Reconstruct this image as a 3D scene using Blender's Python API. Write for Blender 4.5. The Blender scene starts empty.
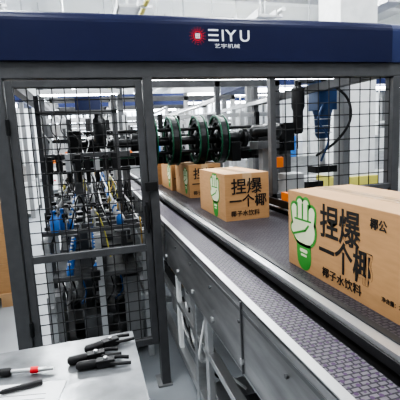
import bpy, math, random
from mathutils import Vector, Matrix
random.seed(7)
S = bpy.context.scene
COL = S.collection

# ------------------------------------------------------------ materials
def mat(name, col, metal=0.0, rough=0.5, var=0.08, scale=8.0, emit=0.0, bump=0.0, stretch=None, spec=None):
    m = bpy.data.materials.new(name); m.use_nodes = True
    nt = m.node_tree; b = nt.nodes['Principled BSDF']
    b.inputs['Metallic'].default_value = metal
    b.inputs['Roughness'].default_value = rough
    if spec is not None: b.inputs['Specular IOR Level'].default_value = spec
    tc = nt.nodes.new('ShaderNodeTexCoord'); mp = nt.nodes.new('ShaderNodeMapping')
    if stretch: mp.inputs['Scale'].default_value = stretch
    n = nt.nodes.new('ShaderNodeTexNoise'); n.inputs['Scale'].default_value = scale; n.inputs['Detail'].default_value = 4
    r = nt.nodes.new('ShaderNodeValToRGB')
    c = Vector(col)
    lo = [max(0, x*(1-var)) for x in c]; hi = [min(1, x*(1+var)) for x in c]
    r.color_ramp.elements[0].position = .3; r.color_ramp.elements[1].position = .7
    r.color_ramp.elements[0].color = (*lo, 1); r.color_ramp.elements[1].color = (*hi, 1)
    nt.links.new(tc.outputs['Object'], mp.inputs['Vector']); nt.links.new(mp.outputs[0], n.inputs['Vector'])
    nt.links.new(n.outputs['Fac'], r.inputs[0]); nt.links.new(r.outputs[0], b.inputs['Base Color'])
    if emit > 0:
        b.inputs['Emission Color'].default_value = (*col, 1); b.inputs['Emission Strength'].default_value = emit
    if bump > 0:
        bp = nt.nodes.new('ShaderNodeBump'); bp.inputs['Strength'].default_value = bump; bp.inputs['Distance'].default_value = .01
        nt.links.new(n.outputs['Fac'], bp.inputs['Height']); nt.links.new(bp.outputs[0], b.inputs['Normal'])
    return m

NAVY = mat('navy_paint', (.012, .016, .058), 0, .42, .1, 3, spec=.3)
NAVY2 = mat('navy_paint_side', (.02, .032, .11), 0, .45)
GREY = mat('grey_powder_coat', (.085, .086, .090), .1, .5, .08, 20, spec=.35)
GREYL = mat('grey_mid', (.24, .243, .247), .2, .45)
WIRE = mat('wire_black', (.022, .022, .023), .3, .5)
STEEL = mat('stainless', (.55, .555, .56), .85, .32, .12, 12, stretch=(1, .15, 4))
STEELP = mat('stainless_panel', (.29, .29, .293), .75, .34, .35, 5, bump=.08, stretch=(3, .6, 3))
STEELD = mat('steel_dark', (.14, .142, .146), .6, .4, .2)
ALU = mat('aluminium', (.54, .545, .55), .6, .4)
BLACK = mat('black_plastic', (.012, .012, .013), 0, .45, spec=.45)
BLACKM = mat('black_metal', (.018, .019, .020), .4, .36)
WHITE = mat('white_paint', (.74, .75, .75), 0, .5)
GREEN = mat('green_plastic', (.008, .085, .042), 0, .4)
BLUE = mat('blue_plastic', (.05, .19, .55), 0, .4)
ORANGE = mat('orange', (.75, .2, .03), 0, .5)
YELLOW = mat('yellow', (.55, .5, .12), 0, .5)
RED = mat('red', (.7, .02, .03), 0, .45)
BRASS = mat('brass', (.5, .33, .1), .9, .35)
BLUEM = mat('motor_blue', (.025, .06, .15), .1, .4)
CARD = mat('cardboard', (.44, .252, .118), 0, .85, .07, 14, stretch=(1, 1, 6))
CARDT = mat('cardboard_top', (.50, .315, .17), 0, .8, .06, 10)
TAPE = mat('packing_tape', (.54, .37, .215), 0, .25, .04)
INK = mat('ink_black', (.012, .011, .01), 0, .7)
INKG = mat('ink_green', (.05, .27, .04), 0, .7)
INKW = mat('ink_pale', (.60, .64, .44), 0, .7)
PAPER = mat('paper', (.8, .81, .82), 0, .8, .02)
LOGOW = mat('logo_white', (.85, .87, .9), 0, .5, .02)
EMIT = mat('lamp_glow', (.95, .98, 1.0), 0, .5, 0, 5, emit=14)
FLOORM = mat('floor_epoxy', (.29, .31, .33), 0, .35, .15, 1.3)
WALLM = mat('wall_paint', (.72, .73, .735), 0, .8, .05, .8)
WALLD = mat('wall_paint_grey', (.28, .29, .30), 0, .8, .05, .8)
CEILM = mat('ceiling_sheet', (.68, .69, .69), 0, .8, .06, .8)
GLASS = mat('window_daylight', (.82, .91, 1), 0, .2, .03, 1, emit=3.5)
TABM = mat('bench_sheet', (.22, .23, .24), .55, .28, .35, 9, bump=.35)

def belt_mat(name, c1, c2, dots):
    m = bpy.data.materials.new(name); m.use_nodes = True
    nt = m.node_tree; b = nt.nodes['Principled BSDF']; b.inputs['Roughness'].default_value = .45
    b.inputs['Specular IOR Level'].default_value = .3
    tc = nt.nodes.new('ShaderNodeTexCoord')
    br = nt.nodes.new('ShaderNodeTexBrick')
    br.inputs['Scale'].default_value = 1
    br.inputs['Brick Width'].default_value = .020; br.inputs['Row Height'].default_value = .013
    br.inputs['Mortar Size'].default_value = .0022
    br.inputs['Color1'].default_value = (*c1, 1); br.inputs['Color2'].default_value = (*c2, 1)
    br.inputs['Mortar'].default_value = (.03, .027, .036, 1)
    nt.links.new(tc.outputs['Object'], br.inputs['Vector'])
    vo = nt.nodes.new('ShaderNodeTexVoronoi'); vo.inputs['Scale'].default_value = 50; vo.inputs['Randomness'].default_value = .15
    nt.links.new(tc.outputs['Object'], vo.inputs['Vector'])
    lt = nt.nodes.new('ShaderNodeMath'); lt.operation = 'LESS_THAN'; lt.inputs[1].default_value = .27
    nt.links.new(vo.outputs['Distance'], lt.inputs[0])
    mx = nt.nodes.new('ShaderNodeMix'); mx.data_type = 'RGBA'
    nt.links.new(lt.outputs[0], mx.inputs[0]); nt.links.new(br.outputs['Color'], mx.inputs[6])
    mx.inputs[7].default_value = (*dots, 1)
    nt.links.new(mx.outputs[2], b.inputs['Base Color'])
    bp = nt.nodes.new('ShaderNodeBump'); bp.inputs['Strength'].default_value = .6; bp.inputs['Distance'].default_value = .004
    nt.links.new(br.outputs['Fac'], bp.inputs['Height']); bp.invert = True
    nt.links.new(bp.outputs[0], b.inputs['Normal'])
    return m
BELT = belt_mat('modular_belt', (.115, .112, .118), (.095, .092, .098), (.055, .045, .066))
BELTP = belt_mat('modular_belt_edge', (.145, .135, .152), (.115, .107, .122), (.07, .038, .09))

# ------------------------------------------------------------ mesh builder
class B:
    def __init__(s, name):
        s.name = name; s.v = []; s.f = []; s.m = []; s.sm = []; s.mats = []
    def mi(s, m):
        if m not in s.mats: s.mats.append(m)
        return s.mats.index(m)
    def add(s, vs, fs, m, smooth=False):
        o = len(s.v); s.v += [tuple(x) for x in vs]; k = s.mi(m)
        for f in fs:
            s.f.append([i+o for i in f]); s.m.append(k); s.sm.append(smooth)
    def box(s, c, d, m, R=None):
        c = Vector(c); h = Vector(d)/2; vs = []
        for x in (-1, 1):
            for y in (-1, 1):
                for z in (-1, 1):
                    p = Vector((x*h.x, y*h.y, z*h.z))
                    if R: p = R @ p
                    vs.append(c+p)
        s.add(vs, [(0,1,3,2),(4,6,7,5),(0,4,5,1),(2,3,7,6),(0,2,6,4),(1,5,7,3)], m)
    def bb(s, x0, x1, y0, y1, z0, z1, m):
        s.box(((x0+x1)/2, (y0+y1)/2, (z0+z1)/2), (x1-x0, y1-y0, z1-z0), m)
    def frame(s, d):
        d = d.normalized(); a = Vector((0,0,1)) if abs(d.z) < .9 else Vector((1,0,0))
        u = d.cross(a).normalized(); return u, d.cross(u).normalized()
    def cyl(s, p0, p1, r, m, n=14, r1=None):
        p0 = Vector(p0); p1 = Vector(p1); r1 = r if r1 is None else r1
        u, w = s.frame(p1-p0); vs = []
        for p, rr in ((p0, r), (p1, r1)):
            for i in range(n):
                a = 2*math.pi*i/n; vs.append(p+u*math.cos(a)*rr+w*math.sin(a)*rr)
        s.add(vs, [(i, i+n, (i+1)%n+n, (i+1)%n) for i in range(n)], m, n > 6)
        s.add(vs[:n], [tuple(range(n))], m); s.add(vs[n:], [tuple(reversed(range(n)))], m)
    def lathe(s, p0, ax, prof, m, n=20):
        p0 = Vector(p0); ax = Vector(ax).normalized(); u, w = s.frame(ax); vs = []
        for t, r in prof:
            for i in range(n):
                a = 2*math.pi*i/n; vs.append(p0+ax*t+u*math.cos(a)*r+w*math.sin(a)*r)
        fs = []
        for k in range(len(prof)-1):
            for i in range(n):
                fs.append((k*n+i, (k+1)*n+i, (k+1)*n+(i+1)%n, k*n+(i+1)%n))
        s.add(vs, fs, m, True)
        s.add(vs[:n], [tuple(range(n))], m); s.add(vs[-n:], [tuple(reversed(range(n)))], m)
    def tube(s, pts, r, m, n=7, sub=7):
        P = [Vector(p) for p in pts]
        if sub > 1 and len(P) > 2:
            Q = [P[0]*2-P[1]]+P+[P[-1]*2-P[-2]]; out = []
            for i in range(1, len(Q)-2):
                for k in range(sub):
                    t = k/sub; a, b, c, d = Q[i-1:i+3]
                    out.append(.5*((2*b)+(c-a)*t+(2*a-5*b+4*c-d)*t*t+(3*b-a-3*c+d)*t**3))
            out.append(P[-1]); P = out
        vs = []; u = None
        for i, p in enumerate(P):
            d = (P[min(i+1, len(P)-1)]-P[max(i-1, 0)]).normalized()
            if u is None: u, w = s.frame(d)
            else:
                u = (u-d*u.dot(d)).normalized(); w = d.cross(u)
            for k in range(n):
                a = 2*math.pi*k/n; vs.append(p+u*math.cos(a)*r+w*math.sin(a)*r)
        fs = []
        for i in range(len(P)-1):
            for k in range(n):
                fs.append((i*n+k, i*n+(k+1)%n, (i+1)*n+(k+1)%n, (i+1)*n+k))
        s.add(vs, fs, m, True)
    def ring(s, c, ax, R, r, m, a0=0, a1=2*math.pi, N=32, w=None, h=None):
        c = Vector(c); ax = Vector(ax).normalized(); u, v = s.frame(ax)
        w = w or r; h = h or r; vs = []
        full = abs(a1-a0-2*math.pi) < 1e-4
        cnt = N if full else N+1
        for i in range(cnt):
            a = a0+(a1-a0)*i/N; d = u*math.cos(a)+v*math.sin(a)
            for (q, t) in ((-w/2, -h/2), (w/2, -h/2), (w/2, h/2), (-w/2, h/2)):
                vs.append(c+d*(R+t)+ax*q)
        fs = []
        for i in range(N):
            j = (i+1) % cnt
            for k in range(4):
                fs.append((i*4+k, i*4+(k+1)%4, j*4+(k+1)%4, j*4+k))
        if not full: fs += [(0,1,2,3), (N*4+3, N*4+2, N*4+1, N*4)]
        s.add(vs, fs, m)
    def prism(s, poly, origin, ux, uy, nrm, th, m):
        o = Vector(origin); ux = Vector(ux); uy = Vector(uy); nn = Vector(nrm); n = len(poly)
        vs = [o+ux*x+uy*y for x, y in poly]+[o+ux*x+uy*y+nn*th for x, y in poly]
        s.add(vs, [tuple(reversed(range(n))), tuple(range(n, 2*n))]+[(i, (i+1)%n, (i+1)%n+n, i+n) for i in range(n)], m)
    def done(s, parent=None, bevel=0.0):
        me = bpy.data.meshes.new(s.name); me.from_pydata(s.v, [], s.f)
        for m in s.mats: me.materials.append(m)
        me.polygons.foreach_set('material_index', s.m); me.polygons.foreach_set('use_smooth', s.sm)
        me.update()
        import bmesh
        bm = bmesh.new(); bm.from_mesh(me); bmesh.ops.recalc_face_normals(bm, faces=bm.faces); bm.to_mesh(me); bm.free()
        o = bpy.data.objects.new(s.name, me); COL.objects.link(o)
        if bevel:
            md = o.modifiers.new('bev', 'BEVEL'); md.width = bevel; md.segments = 2; md.limit_method = 'ANGLE'; md.angle_limit = math.radians(50)
        if parent: o.parent = parent
        return o
def empty(name, loc=(0,0,0)):
    e = bpy.data.objects.new(name, None); e.location = loc; COL.objects.link(e); return e
def text(name, body, size, M, m, parent, ext=.0006, bold=0.0, align='LEFT', sx=1.0):
    c = bpy.data.curves.new(name, 'FONT'); c.body = body; c.size = size; c.extrude = ext; c.offset = bold
    c.align_x = align; c.materials.append(m)
    o = bpy.data.objects.new(name, c); COL.objects.link(o)
    o.parent = parent; o.matrix_local = M @ Matrix.Diagonal((sx, 1, 1, 1))
    return o

# ------------------------------------------------------------ room
X0, X1, Y0, Y1, H = -6, 9, -4, 18, 4.8
b = B('floor'); b.bb(X0, X1, Y0, Y1, -.1, 0, FLOORM); b.done()
b = B('ceiling'); b.bb(X0, X1, Y0, Y1, H, H+.1, CEILM)
for y in range(-3, 18, 3): b.bb(X0+.05, X1-.05, y-.1, y+.1, H-.3, H, WHITE)
b.done()
b = B('wall_back'); b.bb(X0, X1, Y1, Y1+.1, 0, H, WALLM); b.done()
b = B('wall_front'); b.bb(X0, X1, Y0-.1, Y0, 0, H, WALLD); b.done()
b = B('wall_left'); b.bb(X0-.1, X0, Y0, Y1, 0, H, WALLM); b.done()
b = B('wall_right'); b.bb(X1, X1+.1, Y0, Y1, 0, H, WALLM); b.done()
for i, x in enumerate((-3.8, -.6, 2.6, 5.8)):
    b = B('window_%d' % (i+1)); b.bb(x-.9, x+.9, Y1-.05, Y1-.01, 1.6, 3.4, GLASS)
    for q in (-.92, -.3, .3, .92): b.bb(x+q-.03, x+q+.03, Y1-.09, Y1-.01, 1.55, 3.45, WHITE)
    for q in (1.57, 2.5, 3.43): b.bb(x-.95, x+.95, Y1-.09, Y1-.01, q-.03, q+.03, WHITE)
    b.done()
b = B('baseboard_back'); b.bb(X0, X1, Y1-.03, Y1, 0, .15, GREYL); b.done()

b = B('building_column'); b.bb(3.2, 3.75, 4.6, 5.1, 0, H, WHITE); b.bb(3.17, 3.78, 4.57, 5.13, 0, .9, YELLOW); b.done(bevel=.01)

def ceiling_lamp(x, y, e):
    b = B('ceiling_light'); b.bb(x-.12, x+.12, y-.7, y+.7, H-.42, H-.36, WHITE)
    b.bb(x-.09, x+.09, y-.67, y+.67, H-.435, H-.42, EMIT)
    for q in (-.5, .5): b.cyl((x, y+q, H-.36), (x, y+q, H), .008, STEEL, 6)
    o = b.done()
    l = bpy.data.lights.new('lamp', 'AREA'); l.shape = 'RECTANGLE'; l.size = .3; l.size_y = 1.3; l.energy = e; l.color = (.97, .99, 1)
    lo = bpy.data.objects.new('lamp', l); lo.location = (x, y, H-.45); COL.objects.link(lo); lo.parent = o
for x in (-3.5, -.8, 1.9, 4.8):
    for y, e in ((-2, 24), (1.0, 58), (4.2, 80), (7.5, 135), (11, 160), (14.5, 160)):
        ceiling_lamp(x, y, e)

# ------------------------------------------------------------ machine enclosure
enc = empty('case_packing_machine')
b = B('header_cover')
def header(b, xa, xb, m, yo=0):
    prof = [(2.25, 1.93), (2.25, 2.125)]
    for k in range(1, 7):
        a = math.pi/2*k/6; prof.append((2.25+.055*(1-math.cos(a)), 2.125+.055*math.sin(a)))
    prof += [(2.75, 2.18), (2.75, 1.93)]
    vs = [(xa, y+yo, z) for y, z in prof]+[(xb, y+yo, z) for y, z in prof]; n = len(prof)
    b.add(vs, [(i, (i+1)%n, (i+1)%n+n, i+n) for i in range(n)]+[tuple(range(n)), tuple(range(n, 2*n))], m)
header(b, -1.6, 1.95, NAVY); b.done(enc)
b = B('header_side_cover'); header(b, 1.956, 2.9, NAVY2, .01); b.done(enc)
b = B('frame_posts')
b.bb(-1.6, 2.9, 2.27, 2.36, 1.845, 1.93, GREY)
b.bb(-.455, -.38, 2.26, 2.36, 0, 1.845, GREY)
b.bb(.328, .38, 2.26, 2.34, 0, 1.845, GREY)
b.bb(1.985, 2.045, 2.27, 2.35, 0, 1.845, GREY)
b.bb(1.10, 1.135, 2.28, 2.33, 1.10, 1.845, GREY)
b.bb(1.175, 1.21, 2.28, 2.33, 0, 1.10, GREY)
b.bb(1.10, 1.985, 2.28, 2.33, 1.10, 1.135, GREY)
for x in (-.455, 2.0): b.bb(x, x+.06, 4.6, 4.68, 0, 2.1, GREY)
for x in (-.42, 2.02):
    b.bb(x-.03, x+.03, 2.36, 4.6, 1.86, 1.93, GREY)
for (x, w) in ((-.4175, .13), (.345, .09), (2.015, .1), (1.20, .05)):
    b.bb(x-w/2, x+w/2, 2.25, 2.38, 0, .015, GREYL)
b.done(enc, .003)
b = B('lower_panel'); b.bb(1.21, 1.98, 2.295, 2.315, .12, 1.10, GREYL); b.done(enc)
b = B('guard_door')
b.bb(-.372, -.335, 2.27, 2.31, .28, 1.835, GREY)
b.bb(.285, .322, 2.27, 2.31, .28, 1.835, GREY)
b.bb(-.335, .285, 2.27, 2.31, 1.80, 1.835, GREY)
b.bb(-.335, .285, 2.27, 2.31, .28, .32, GREY)
b.bb(-.335, .285, 2.27, 2.31, .865, .905, GREY)
for z in (.5, 1.6): b.cyl((-.376, 2.262, z-.04), (-.376, 2.262, z+.04), .011, BLACKM)
b.bb(.29, .317, 2.245, 2.27, 1.0, 1.14, BLACK); b.cyl((.303, 2.235, .98), (.303, 2.235, 1.16), .009, BLACK)
b.bb(.30, .37, 2.235, 2.26, 1.22, 1.27, BLACK)
b.done(enc, .002)
def mesh_panel(b, xa, xb, za, zb, y, dx=.062, dz=.062, r=.0026):
    nx = round((xb-xa)/dx); nz = round((zb-za)/dz)
    for i in range(nx+1): x = xa+(xb-xa)*i/nx; b.cyl((x, y, za), (x, y, zb), r, WIRE, 5)
    for i in range(nz+1): z = za+(zb-za)*i/nz; b.cyl((xa, y+.004, z), (xb, y+.004, z), r, WIRE, 5)
b = B('wire_mesh')
mesh_panel(b, -.335, .285, .905, 1.80, 2.29, r=.003); mesh_panel(b, -.335, .285, .32, .865, 2.29, r=.003)
mesh_panel(b, 1.135, 1.985, 1.135, 1.845, 2.305, .075, .075, .0034)
b.done(enc)
MN = Matrix(((1,0,0,0),(0,0,-1,0),(0,1,0,0),(0,0,0,1)))
def at(M, p): return Matrix.Translation(Vector(p)) @ M
b = B('logo_mark'); cx, cz, y = .650, 2.065, 2.249
b.ring((cx, y, cz), (0,1,0), .024, .006, RED, w=.002, h=.006)
for k in range(16):
    a = 2*math.pi*k/16
    for rr, q in ((.035, .0034), (.046, .0022)):
        b.cyl((cx+rr*math.cos(a), y-.001, cz+rr*math.sin(a)), (cx+rr*math.cos(a), y+.002, cz+rr*math.sin(a)), q, RED, 8)
b.bb(cx-.013, cx+.013, y-.001, y+.001, cz-.013, cz+.013, LOGOW); b.bb(cx-.008, cx+.008, y-.0015, y, cz-.008, cz+.008, RED)
b.bb(cx-.002, cx+.002, y-.002, y, cz-.008, cz+.008, LOGOW); b.bb(cx-.008, cx+.008, y-.002, y, cz-.002, cz+.002, LOGOW)
for q in (-.027, 0, .027): b.bb(.712, .772, y-.001, y+.001, 2.071+q-.005, 2.071+q+.005, LOGOW)
b.done(enc)
text('logo_letter_i', 'I', .088, at(MN, (.786, 2.249, 2.040)), LOGOW, enc, .0008, .001, sx=1.1)
text('logo_letter_y', 'Y', .088, at(MN, (.815, 2.249, 2.040)), LOGOW, enc, .0008, .001, sx=1.2)
text('logo_letter_u', 'U', .088, at(MN, (.897, 2.249, 2.040)), LOGOW, enc, .0008, .001, sx=1.1)
text('logo_subtitle', '艺宇机械', .026, at(MN, (.745, 2.249, 2.004)), LOGOW, enc, .0006, 0, sx=1.5)

# ------------------------------------------------------------ conveyor
conv = empty('box_conveyor')
YA, YB = -.6, 6.0
b = B('side_panels')
b.bb(.400, .408, YA, YB, .79, 1.022, STEELP); b.bb(.400, .425, YA, YB, 1.018, 1.026, STEEL); b.bb(.400, .45, YA, YB, .785, .793, STEEL)
b.bb(1.16, 1.168, YA, YB, .79, 1.04, STEELP); b.bb(1.13, 1.168, YA, YB, 1.04, 1.048, STEEL)
b.bb(.408, 1.16, YA, YB, .80, .84, STEELD)
b.bb(.397, .401, YA, YB, .985, .997, STEELD)
for k in range(22):
    y = -.45+k*.3
    b.cyl((.391, y, .83), (.401, y, .83), .010, STEEL, 6); b.cyl((.394, y+.02, .95), (.401, y+.02, .95), .006, STEELD, 8)
    if k % 4 == 1: b.bb(.394, .400, y-.003, y+.003, .79, 1.02, STEELD)
b.done(conv)
b = B('edge_belt'); b.bb(.428, .530, YA, YB, .99, 1.018, BELTP); b.done(conv)
b = B('main_belt'); b.bb(.60, 1.125, YA, YB, .99, 1.02, BELT); b.done(conv)
b = B('guide_rails')
b.bb(.532, .598, YA, YB, .98, 1.012, BLACK)
b.bb(.552, .582, YA, YB, 1.035, 1.062, STEEL); b.bb(.582, .600, YA, YB, 1.025, 1.066, BLACK)
b.bb(.545, .552, YA, YB, 1.028, 1.05, BLACK)
b.cyl((1.09, YA, 1.10), (1.09, YB, 1.10), .012, STEEL, 10); b.bb(1.066, 1.08, YA, YB, 1.08, 1.12, BLACK)
for k in range(16):
    y = -.3+k*.42
    b.bb(.562, .578, y-.012, y+.012, 1.0, 1.036, STEELD)
    b.cyl((1.09, y, 1.10), (1.15, y, 1.10), .008, STEEL, 8); b.bb(1.135, 1.16, y-.015, y+.015, 1.04, 1.13, STEELD)
b.bb(1.10, 1.13, 2.02, 2.16, 1.10, 1.16, ORANGE); b.bb(1.13, 1.16, 2.06, 2.12, 1.04, 1.14, STEELD)
b.done(conv)
b = B('stand')
for y in (.35, 1.75, 2.95, 4.2, 5.6):
    for x in (.45, 1.12):
        b.bb(x-.025, x+.025, y-.025, y+.025, .05, .80, STEEL)
        b.lathe((x, y, 0), (0,0,1), [(0,.045),(.012,.045),(.025,.015),(.06,.012)], BLACKM, 14)
    b.bb(.47, 1.10, y-.02, y+.02, .25, .29, STEEL); b.bb(.47, 1.10, y-.02, y+.02, .7, .74, STEEL)
b.bb(.43, .47, .35, 5.6, .25, .29, STEEL); b.bb(1.10, 1.14, .35, 5.6, .25, .29, STEEL); b.bb(.43, .47, .35, 5.6, .55, .58, STEEL)
b.done(conv, .002)
b = B('drive_unit')
b.lathe((.62, 1.5, .62), (0,1,0), [(0,.05),(.01,.07),(.2,.07),(.21,.06),(.25,.06)], STEELD, 20)
b.bb(.54, .70, 1.74, 1.86, .54, .72, STEELD); b.bb(.58, .66, 1.52, 1.62, .68, .74, BLACK)
b.bb(.5, .74, 1.45, 1.9, .735, .80, STEELD)
b.bb(.47, .475, 1.9, 2.15, .34, .70, STEEL); b.bb(.50, .62, 2.15, 2.28, .32, .58, WHITE)
b.bb(.44, .47, 2.2, 2.6, .62, .70, BLACK); b.bb(.50, .7, 2.5, 2.7, .30, .52, ALU)
b.bb(.43, .455, 1.55, 1.60, .29, .79, ALU); b.bb(.43, .455, 2.15, 2.19, .29, .79, WHITE)
b.bb(.48, .95, 1.2, 1.7, .30, .32, STEEL); b.bb(.55, .7, 1.3, 1.45, .32, .42, STEELD); b.bb(.75, .9, 1.5, 1.65, .32, .40, WHITE)
b.tube([(.44, 1.62, .70), (.42, 1.66, .5), (.5, 1.72, .42), (.62, 1.6, .34)], .007, WHITE)
for k in range(6):
    b.tube([(.46, 2.0+k*.08, .6), (.44+.02*(k%3), 1.9+k*.05, .45), (.5, 1.7+k*.1, .38), (.55, 1.8+k*.1, .30)], .006, (BLACK, WHITE, BLACK, ALU, BLACK, WHITE)[k])
    b.lathe((.455, 1.95+k*.1, .70), (0,0,1), [(0,.012),(.01,.018),(.06,.018),(.07,.01)], (BLACK, BRASS, ALU)[k % 3], 10)
b.done(conv, .003)

# ------------------------------------------------------------ cardboard boxes
MX = Matrix(((0,0,-1,0),(-1,0,0,0),(0,1,0,0),(0,0,0,1)))
def capsule(b, p, q, r, O, UX, UY, N, th, m):
    px, py = p; qx, qy = q; a = math.atan2(qy-py, qx-px); poly = []
    for k in range(9): t = a+math.pi/2+math.pi*k/8; poly.append((px+r*math.cos(t), py+r*math.sin(t)))
    for k in range(9): t = a-math.pi/2+math.pi*k/8; poly.append((qx+r*math.cos(t), qy+r*math.sin(t)))
    b.prism(poly, O, UX, UY, N, th, m)
def hand_print(b, O, UX, UY, N, s):
    def cap(p, q, r, th, m): capsule(b, (p[0]*s, p[1]*s), (q[0]*s, q[1]*s), r*s, O, UX, UY, N, th, m)
    parts = [((-.44, .25), (-.50, .58), .18), ((-.15, .3), (-.17, .76), .19), ((.16, .3), (.17, .76), .19), ((.45, .28), (.49, .58), .18),
             ((-.16, .02), (.24, .02), .44), ((-.52, -.02), (.12, .20), .17)]
    for p, q, r in parts: cap(p, q, r+.07, .0004, INKG)
    cap((.02, -.35), (.05, -.82), .40, .0004, INKG)
    for i, (p, q, r) in enumerate(parts): cap(p, q, r-.02, .0008+.0002*i, INKW)
    for x in (-.31, .0, .31): cap((x, .33), (x, .78), .035, .0022, INKG)
    cap((-.54, -.20), (.15, .02), .035, .0024, INKG); cap((.15, .02), (.32, .18), .035, .0024, INKG)
    cap((-.45, .30), (.45, .32), .028, .0024, INKG)
    cap((-.12, -.62), (.2, -.62), .05, .0014, INKW); cap((-.08, -.76), (.18, -.76), .03, .0014, INKW)
def carton_mesh(b, w, l, h, o=(0, 0, 0)):
    x, y, z = o
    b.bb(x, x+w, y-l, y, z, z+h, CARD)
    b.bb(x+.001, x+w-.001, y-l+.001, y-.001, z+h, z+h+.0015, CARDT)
    b.bb(x+w/2-.028, x+w/2+.028, y-l-.0005, y+.0005, z+h+.0015, z+h+.0025, TAPE)
    b.bb(x+w/2-.028, x+w/2+.028, y-l-.0012, y-l, z+h-.06, z+h+.002, TAPE)
    b.bb(x+w/2-.0012, x+w/2+.0012, y-l, y, z+h+.0025, z+h+.003, INK)
def carton(x, y, z, l=.52, w=.27, h=.27, plain=False, handy=None, hs=.1, near=True):
    e = empty('cardboard_box', (x, y, z))
    b = B('carton'); carton_mesh(b, w, l, h); b.done(e, .003)
    if plain: return e
    p = B('printed_hand')
    hx = .105 if handy is None else handy
    hand_print(p, (-.0006, -hx, .145), (0,-1,0), (0,0,1), (-1,0,0), hs)
    p.done(e)
    if handy is None:
        text('print_line_1', '捏爆', .114, at(MX, (-.0012, -.212, .160)), INK, e, .0004, .0016, sx=.88)
        text('print_line_2', '一个椰', .104, at(MX, (-.0012, -.205, .067)), INK, e, .0004, .0016, sx=.84)
        text('print_line_3', '椰子水饮料', .034, at(MX, (-.0012, -.225, .022)), INK, e, .0004, .0002, sx=1.15)
        text('print_badge', '椰公', .032, at(MX, (-.0012, -.45, .225)), INK, e, .0004, .0004)
        text('print_small', '净含量：245ml', .015, at(MX, (-.0012, -.50, .04)), INK, e, .0004, 0)
    if near:
        text('print_near_1', '捏爆', .096, at(MN, (.035, -l-.0016, .162)), INK, e, .0004, .001)
        text('print_near_2', '一个椰', .078, at(MN, (.022, -l-.0016, .084)), INK, e, .0004, .001)
        text('print_near_3', '椰子水饮料', .036, at(MN, (.03, -l-.0016, .028)), INK, e, .0004, .0002)
    return e
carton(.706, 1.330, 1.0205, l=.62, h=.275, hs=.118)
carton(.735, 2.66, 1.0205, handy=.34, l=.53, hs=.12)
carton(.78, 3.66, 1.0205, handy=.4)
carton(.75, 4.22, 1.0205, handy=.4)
carton(.70, 4.85, 1.0205, plain=True)

# ------------------------------------------------------------ machine internals
b = B('star_wheel_shaft')
YS, ZS = 3.25, 1.49
b.cyl((-.1, YS, ZS), (1.75, YS, ZS), .035, BLACKM, 20)
for x, r, w in ((.0,.06,.1),(.18,.05,.06),(.34,.07,.10),(.46,.075,.05),(1.14,.06,.12),(1.28,.085,.05),(1.38,.06,.10),(1.52,.075,.06),(1.62,.08,.06)):
    b.lathe((x, YS, ZS), (1,0,0), [(0,r*.8),(.01,r),(w-.01,r),(w,r*.8)], BLACKM, 22)
for x in (.50, .68, .90, 1.08):
    b.ring((x, YS, ZS), (1,0,0), .165, .02, BLACKM, w=.045, h=.060, N=40)
    b.ring((x-.03, YS, ZS), (1,0,0), .190, .02, GREEN, w=.012, h=.018, N=40)
    b.ring((x+.03, YS, ZS), (1,0,0), .188, .02, GREEN, w=.010, h=.03, N=40)
    b.lathe((x-.03, YS, ZS), (1,0,0), [(0,.05),(.01,.08),(.05,.08),(.06,.05)], BLACKM, 20)
    for k in range(6):
        a = k*math.pi/3+x; c, s_ = math.cos(a), math.sin(a)
        b.cyl((x, YS+.06*c, ZS+.06*s_), (x, YS+.16*c, ZS+.16*s_), .016, BLACKM, 8)
    for k in range(8):
        a = k*math.pi/4; c, s_ = math.cos(a), math.sin(a)
        b.cyl((x-.035, YS+.165*c, ZS+.165*s_), (x+.03, YS+.165*c, ZS+.165*s_), .009, STEEL, 8)
for z, r in ((1.40, .016), (1.58, .014)):
    b.cyl((-.1, YS-.05, z), (1.72, YS-.05, z), r, BLACKM, 10)
for x in (-.08, 1.70):
    b.bb(x-.03, x+.03, YS-.05, YS+.05, 0, 1.58, STEELD); b.bb(x-.05, x+.05, YS-.08, YS+.08, 1.36, 1.60, BLACKM)
b.bb(-.11, 1.73, YS+.24, YS+.30, 1.36, 1.40, GREEN); b.bb(-.11, 1.73, YS+.22, YS+.24, 1.3, 1.36, BLACKM)
b.bb(-.11, -.05, YS, YS+.3, 1.32, 1.38, STEELD); b.bb(1.67, 1.73, YS, YS+.3, 1.32, 1.38, STEELD)
for k in range(10):
    x = .42+k*.12
    b.bb(x-.03, x+.03, YS+.14, YS+.22, 1.30, 1.38+.04*random.random(), BLACK)
    b.cyl((x, YS+.16, 1.30), (x, YS+.16, 1.345), .012, STEEL, 8)
b.bb(1.16, 1.24, YS-.1, YS+.06, 1.30, 1.46, BLACKM); b.bb(1.40, 1.5, YS-.06, YS+.06, 1.34, 1.46, BLACKM)
b.done(enc, .003)

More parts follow.
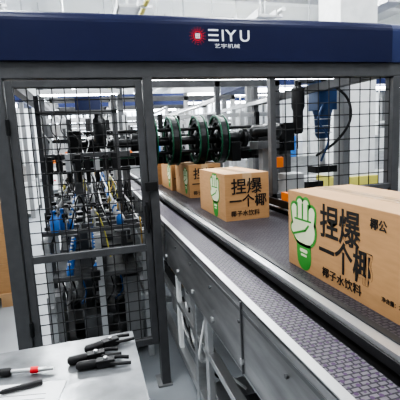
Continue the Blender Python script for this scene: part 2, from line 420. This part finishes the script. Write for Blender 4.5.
b = B('inner_gantry')
for y in (3.9, 5.2, 6.5):
    for x in (-.35, .34, 1.3, 1.95):
        b.bb(x-.025, x+.025, y-.025, y+.025, 0, 2.05, ALU if y > 4 else STEELD)
    b.bb(-.375, 1.975, y-.025, y+.025, 2.0, 2.06, STEELD); b.bb(-.375, 1.975, y-.02, y+.02, 1.7, 1.74, ALU)
    b.bb(-.375, 1.975, y-.02, y+.02, 1.52, 1.55, BLACKM)
    for k in range(14):
        x = -.3+k*.167
        b.bb(x-.022, x+.022, y-.06, y-.02, 1.56+.05*random.random(), 1.68+.08*random.random(), random.choice([BLACK, BLACKM, ALU, STEELD, WHITE]))
        b.cyl((x, y-.04, 1.40), (x, y-.04, 1.6), .010, STEEL, 8)
        b.lathe((x, y-.04, 1.34), (0,0,1), [(0,.026),(.02,.028),(.06,.012)], BLACK if k % 5 else ORANGE, 10)
for x in (-.35, .34, 1.3, 1.95):
    b.bb(x-.02, x+.02, 3.9, 6.5, 1.86, 1.9, ALU)
for x in (-.2, .0, .2, .7, 1.0): b.cyl((x, 3.5, 1.78), (x, 6.9, 1.78), .012, STEEL, 8)
b.done(enc, .002)

b = B('product_lanes')
for x, z in ((-.28, 1.0), (-.22, 1.08), (-.16, 1.02), (-.10, 1.10), (-.04, 1.0), (.02, 1.10), (.08, 1.02), (.14, 1.12), (.20, 1.0), (.26, 1.08), (.31, .96)):
    b.cyl((x, 2.62, z), (x, 7.0, z), .008, STEEL if x not in (.02, -.22) else BLACKM, 8)
for x in (-.30, .02, .32): b.bb(x-.02, x+.02, 2.6, 7.0, .86, .92, ALU)
for x in (-.15, .18): b.bb(x-.05, x+.05, 2.6, 7.0, .925, .935, STEELD)
for x in (-.30, .32): b.bb(x-.015, x+.015, 2.6, 7.0, .42, .47, ALU)
b.bb(-.29, .29, 2.7, 6.5, .60, .612, STEELD)
for k in range(24):
    y = 2.66+k*.18
    b.bb(-.32, .34, y-.012, y+.012, .93, .955, STEELD)
    if k % 4 == 0:
        for x in (-.30, .02, .32): b.bb(x-.02, x+.02, y-.02, y+.02, 0, .88, ALU)
        b.bb(-.32, .34, y-.01, y+.01, .62, .65, STEELD)
    if k % 8 == 4:
        b.bb(-.32, .34, y-.015, y+.015, 1.27, 1.30, BLACKM)
        for x in (-.30, .32): b.bb(x-.012, x+.012, y-.012, y+.012, .92, 1.3, STEELD)
    for j, x in enumerate((-.26, -.17, -.08, .01, .10, .19, .28)):
        if random.random() < .4: continue
        hgt = .04+.11*random.random()
        b.cyl((x, y, .955), (x, y, .955+hgt), .007, STEEL, 8)
        b.lathe((x, y+.02, .97+hgt*.4), (0,0,1), [(0,.012),(.005,.018),(.045,.018),(.05,.010)], random.choice([BLACK, BLACK, BLACK, ALU, STEEL, BRASS, STEELD]), 10)
        b.bb(x-.018, x+.018, y-.018, y+.018, .955+hgt, .978+hgt, random.choice([BLACK, BLACK, BLACKM, ALU, STEEL]))
    for q in range(2):
        x = -.26+.52*random.random(); s_ = .025+.03*random.random(); z = random.choice([.08, .612, .08])
        b.bb(x-s_, x+s_, y-.05, y+.05, z, z+2.2*s_, random.choice([BLACK, STEELD, ALU, BLACK, STEELD]))
b.bb(-.34, -.24, 2.72, 3.0, .08, .50, GREYL); b.bb(-.12, .08, 2.8, 2.95, .08, .30, STEELD)
b.bb(.17, .28, 2.70, 2.8, .08, .58, GREYL); b.bb(-.3, .3, 2.7, 5.5, .05, .08, STEELD)
b.done(enc, .0015)
b = B('beverage_bottles')
for i in range(18):
    for x, z in ((-.15, .936), (.18, .936), (-.18, .612), (.0, .612)):
        y = 2.78+i*.115
        if z > .9 and i % 3 == 2: continue
        c = BLUE if z < .9 or i % 4 == 0 else WHITE
        b.lathe((x, y, z), (0,0,1), [(0,.018),(.005,.023),(.055,.023),(.07,.012),(.078,.010)], c, 12)
        b.lathe((x, y, z+.078), (0,0,1), [(0,.012),(.012,.012)], BLUE if c is WHITE else WHITE, 10)
for x, y, z, c in ((-.235, 2.64, .956, BLUE), (-.185, 2.70, .956, BLUE)):
    b.lathe((x, y, z), (0,0,1), [(0,.024),(.006,.028),(.085,.028),(.105,.014),(.12,.012),(.122,.015),(.138,.015)], c, 16)
b.done(enc)
b = B('pneumatic_hoses')
for k in range(44):
    y = 2.5+random.random()*2.6; x = -.3+random.random()*.6; z = .95+random.random()*.18
    c = random.choice([BLACK]*8+[STEELD, WHITE, BLUE, BRASS, YELLOW])
    dx = (random.random()-.5)*.3; dy = (random.random()-.3)*.4
    x2 = min(.3, max(-.3, x+dx))
    b.tube([(x, y, z), (x+(x2-x)*.3, y+dy*.2, z+.05+.08*random.random()), (x+(x2-x)*.7, y+dy*.8, z-.04), (x2, y+dy, z-.12-.15*random.random())], .0048, c)
for k in range(8):
    x = -.26+.068*k
    b.tube([(x, 2.9, .60), (x+.03, 3.0, .4), (x-.02, 3.3, .2), (x+.04, 3.6, .12)], .006, (BLACK, BLACK, BLUE, BLACK)[k % 4])
b.done(enc)
b = B('valve_bank')
b.bb(-.30, .30, 2.92, 2.96, 1.40, 1.44, STEELD)
b.bb(.19, .225, 2.9, 2.94, 0, 1.83, GREY)
b.bb(-.31, -.28, 2.9, 2.94, 0, 1.83, GREY)
b.bb(-.31, .225, 2.9, 2.94, 1.70, 1.73, STEELD)
for k in range(8):
    x = -.25+k*.062
    b.bb(x-.020, x+.020, 2.87, 2.95, 1.31, 1.40+.04*random.random(), ALU if k in (2, 5) else BLACK)
    b.lathe((x, 2.9, 1.23), (0,0,1), [(0,.010),(.02,.016),(.08,.016)], random.choice([ALU, BLACKM, BLACKM]), 10)
    b.tube([(x, 2.9, 1.44), (x+.02, 2.9, 1.52), (x-.03, 2.93, 1.60), (x-.02, 2.95, 1.70)], .004, random.choice([BLACK, BLACK, WHITE]))
b.lathe((.10, 2.92, 1.5), (0,0,1), [(0,.03),(.02,.045),(.16,.045),(.18,.03),(.2,.03)], BLACKM, 16)
b.bb(-.05, .12, 2.95, 3.05, 1.73, 1.82, NAVY2)
b.done(enc, .002)

b = B('servo_pick_arm')
b.bb(1.85, 2.35, 3.25, 3.35, 1.95, 2.03, STEELD)
b.bb(2.28, 2.34, 3.22, 3.38, 0, 1.95, GREYL)
b.bb(2.0, 2.18, 3.18, 3.36, 1.70, 1.95, BLUEM)
b.lathe((2.09, 3.27, 1.45), (0,0,1), [(0,.045),(.03,.065),(.2,.075),(.25,.09)], BLUEM, 20)
b.cyl((2.09, 3.27, 1.2), (2.09, 3.27, 1.45), .028, STEEL, 14)
b.bb(1.98, 2.2, 3.2, 3.34, 1.14, 1.2, BLACKM)
b.lathe((1.86, 3.3, 1.50), (0,0,1), [(0,.03),(.02,.045),(.2,.045),(.24,.06),(.40,.06),(.42,.03),(.46,.03)], BLACK, 18)
b.tube([(2.09, 3.17, 1.88), (1.98, 3.1, 1.95), (2.22, 3.1, 1.8), (2.26, 3.1, 1.6), (2.12, 3.1, 1.42), (1.95, 3.15, 1.3)], .012, BLACK)
b.tube([(2.02, 3.15, 1.75), (1.93, 3.08, 1.6), (2.03, 3.08, 1.45), (2.0, 3.15, 1.25)], .010, BLUEM)
for z in (1.5, 1.56, 1.62): b.ring((2.09, 3.27, z), (0,0,1), .078, .01, STEEL, w=.008, h=.012, N=20)
b.done(enc, .004)
b = B('servo_drive_stand')
b.bb(1.30, 1.36, 2.85, 2.93, 0, 1.45, GREYL); b.bb(1.24, 1.42, 2.8, 2.96, 1.40, 1.46, STEELD)
b.lathe((1.22, 2.88, 1.53), (1,0,0), [(0,.03),(.02,.05),(.1,.05),(.12,.062),(.22,.062),(.24,.04)], BLACKM, 18)
b.bb(1.26, 1.42, 2.82, 2.94, 1.46, 1.49, BLACK)
b.bb(1.22, 1.9, 2.62, 3.1, .95, 1.0, STEEL); b.bb(1.25, 1.86, 2.66, 3.06, 0, .95, GREYL)
b.bb(1.45, 1.6, 2.75, 2.9, 1.0, 1.2, ALU); b.bb(1.65, 1.8, 2.8, 2.95, 1.0, 1.12, BLACK)
b.bb(1.37, 1.44, 2.78, 2.84, 1.25, 1.33, ORANGE); b.bb(1.36, 1.38, 2.80, 2.88, 1.26, 1.32, STEEL)
b.done(enc, .003)

# ------------------------------------------------------------ background production line
def far_machine(x, y, w, d, h, hd=NAVY2):
    b = B('packaging_machine')
    for xx in (x, x+w):
        for yy in (y, y+d): b.bb(xx-.04, xx+.04, yy-.04, yy+.04, 0, h, GREYL)
    b.bb(x-.05, x+w+.05, y-.06, y+d+.05, h, h+.25, hd)
    b.bb(x, x+w, y, y+d, .1, .75, WHITE)
    b.bb(x+.05, x+w-.05, y+.3, y+d-.3, .75, 1.1, STEEL)
    n = int(w/.25)
    for k in range(n):
        xx = x+.15+k*.25
        b.bb(xx-.06, xx+.06, y+.2, y+.35, 1.1, 1.35+.4*random.random(), random.choice([WHITE, WHITE, BLACK, ALU, ALU, STEELD, BLUE, BLACK]))
        b.cyl((xx+.12, y+.3, 1.1), (xx+.12, y+.3, h), .02, STEEL, 8)
        b.cyl((xx, y-.005, .4), (xx, y+.01, .4), .03, random.choice([RED, GREEN, YELLOW, BLACK]), 10)
    b.bb(x, x+w, y-.01, y+.01, 1.62, 1.66, WHITE); b.bb(x+.1, x+w-.1, y+.1, y+.16, h-.08, h-.02, EMIT)
    return b.done()
far_machine(2.6, 6.2, 3.6, 1.2, 2.3, NAVY2)
far_machine(-.4, 8.4, 2.4, 1.2, 2.2)
far_machine(2.4, 9.6, 3.8, 1.4, 2.6, WHITE)
far_machine(-3.6, 9.0, 2.4, 1.4, 2.4)
far_machine(-1.2, 13.5, 3.4, 1.4, 2.6, GREYL)
far_machine(3.0, 14, 4, 1.2, 2.8)
b = B('cable_tray')
for x, z in ((-1.0, 2.95), (.6, 3.0), (2.3, 2.95), (4.2, 3.2)):
    b.bb(x-.12, x+.12, 4.8, 17, z, z+.02, ALU); b.bb(x-.13, x-.11, 4.8, 17, z, z+.09, ALU); b.bb(x+.11, x+.13, 4.8, 17, z, z+.09, ALU)
    b.cyl((x+.22, 4.8, z+.1), (x+.22, 17, z+.1), .03, (YELLOW, STEEL, WHITE, STEEL)[int(x) % 4], 10)
    for y in range(5, 17, 2): b.cyl((x, y, z), (x, y, H), .012, STEEL, 6); b.bb(x-.02, x+.3, y-.02, y+.02, z+.06, z+.09, STEEL)
b.done()
def strip(x, y, z, l=1.8):
    b = B('strip_light'); b.bb(x-.06, x+.06, y, y+l, z+.03, z+.08, WHITE); b.cyl((x, y+.03, z+.01), (x, y+l-.03, z+.01), .035, EMIT, 8)
    for q in (.2, l-.2): b.cyl((x, y+q, z+.08), (x, y+q, H), .006, STEEL, 6)
    b.done()
for x in (-.2, 1.6, 3.3):
    for y, z in ((6.8, 2.9), (11.2, 2.95), (15.2, 3.1)): strip(x, y, z)
b = B('interior_light')
b.bb(.0, 1.8, 2.60, 2.66, 1.895, 1.93, WHITE); b.bb(.02, 1.78, 2.61, 2.65, 1.885, 1.895, EMIT)
b.bb(-.33, .3, 3.40, 3.46, 1.895, 1.93, WHITE); b.bb(-.31, .28, 3.41, 3.45, 1.885, 1.895, EMIT)
b.done(enc)
for sx, loc, e in ((1.7, (.9, 2.63, 1.88), 6), (.6, (0, 3.43, 1.88), 6), (1.5, (1.2, 4.3, 1.95), 10)):  # last one is an added bounce fill inside the machine, without a fixture
    l = bpy.data.lights.new('lamp', 'AREA'); l.shape = 'RECTANGLE'; l.size = sx; l.size_y = .1; l.energy = e; l.color = (.97, .99, 1)
    lo = bpy.data.objects.new('lamp', l); lo.location = loc; COL.objects.link(lo); lo.parent = enc

b = B('palletized_carton_stack')
for k in range(5): b.bb(-2.1, -.75, 4.0+k*.23, 4.12+k*.23, .10, .13, CARDT)
for x in (-2.05, -1.45, -.85): b.bb(x-.05, x+.05, 4.0, 5.04, 0, .10, CARDT)
for i in range(3):
    for j in range(2):
        for z in range(3):
            carton_mesh(b, .42, .5, .285, (-2.05+i*.43, 4.52+.53*j, .131+z*.29))
b.done(bevel=.002)

# ------------------------------------------------------------ workbench and tools
b = B('workbench')
TX0, TX1, TY0, TY1, TZ = -1.1, .095, .45, 1.27, .88
b.bb(TX0, TX1, TY0, TY1, TZ-.003, TZ, TABM)
b.bb(TX0, TX1, TY0, TY0+.03, TZ-.04, TZ-.003, STEEL); b.bb(TX0, TX1, TY1-.03, TY1, TZ-.04, TZ-.003, STEEL)
b.bb(TX0, TX0+.03, TY0, TY1, TZ-.04, TZ-.003, STEEL); b.bb(TX1-.03, TX1, TY0, TY1, TZ-.04, TZ-.003, STEEL)
for x in (TX0+.04, TX1-.04):
    for y in (TY0+.04, TY1-.04): b.bb(x-.02, x+.02, y-.02, y+.02, 0, TZ-.04, STEEL)
b.bb(TX0+.04, TX1-.04, TY0+.04, TY1-.04, .25, .27, STEEL)
b.done(bevel=.001)
def clamp(x, y, rot):
    e = empty('black_hand_clamp', (x, y, TZ)); e.rotation_euler = (0, 0, rot)
    b = B('body')
    b.lathe((-.06, 0, .013), (1,0,0), [(0,.006),(.006,.012),(.05,.0125),(.056,.010)], BLACK, 14)
    b.box((.02, 0, .012), (.05, .026, .022), BLACK)
    b.tube([(.03, .008, .012), (.05, .012, .016), (.085, .008, .012)], .006, BLACK)
    b.tube([(.03, -.008, .012), (.055, -.018, .012), (.09, -.02, .010)], .0055, BLACK)
    b.cyl((.02, 0, .02), (.02, 0, .028), .006, STEEL, 10)
    b.done(e, .003)
clamp(-.045, 1.13, .10); clamp(.0, 1.19, .30); clamp(-.02, 1.085, -.05)
b = B('torque_screwdriver')
z = TZ+.011
b.lathe((-.285, 1.135, z), (.97, -.2, 0), [(0,.008),(.004,.011),(.03,.011),(.034,.008)], BLACK, 12)
b.cyl((-.252, 1.128, z), (-.20, 1.117, z), .006, STEEL, 10)
b.lathe((-.20, 1.117, z), (.97, -.2, 0), [(0,.009),(.018,.009),(.022,.005)], RED, 12)
b.lathe((-.18, 1.113, z), (.97, -.2, 0), [(0,.006),(.02,.006),(.024,.004),(.04,.004)], STEEL, 12)
b.done()
R = Matrix.Rotation(-.20, 3, 'Z')
b = B('paper_sheet'); b.box((-.27, .975, TZ+.001), (.297, .21, .0016), PAPER, R)
for q in (.05, .03, .01, -.01): b.box((-.25, .975+q, TZ+.0021), (.20, .002, .0006), GREYL, R)
b.done()
b = B('marker_pen')
b.lathe((-.265, 1.035, TZ+.010), (.95, .12, 0), [(0,.003),(.008,.0065),(.05,.007),(.052,.0075),(.1,.0075),(.103,.005)], BLACK, 12)
b.done()

# ------------------------------------------------------------ camera
Yc = Vector((-114, 56, -400)).normalized()
Xc = Vector((1468, 132, -400)); Xc = (Xc-Yc*Xc.dot(Yc)).normalized()
Zc = Xc.cross(Yc)
M = Matrix((Xc, Yc, Zc)).to_4x4(); M.translation = Vector((0, 0, 1.5))
cam = bpy.data.cameras.new('camera'); cam.sensor_width = 36; cam.lens = 36; cam.clip_start = .02
co = bpy.data.objects.new('camera', cam); COL.objects.link(co); co.matrix_world = M
S.camera = co
w = bpy.data.worlds.new('world'); w.use_nodes = True; S.world = w
w.node_tree.nodes['Background'].inputs[0].default_value = (.8, .9, 1, 1); w.node_tree.nodes['Background'].inputs[1].default_value = .3
try: S.view_settings.look = 'AgX - High Contrast'
except Exception: pass
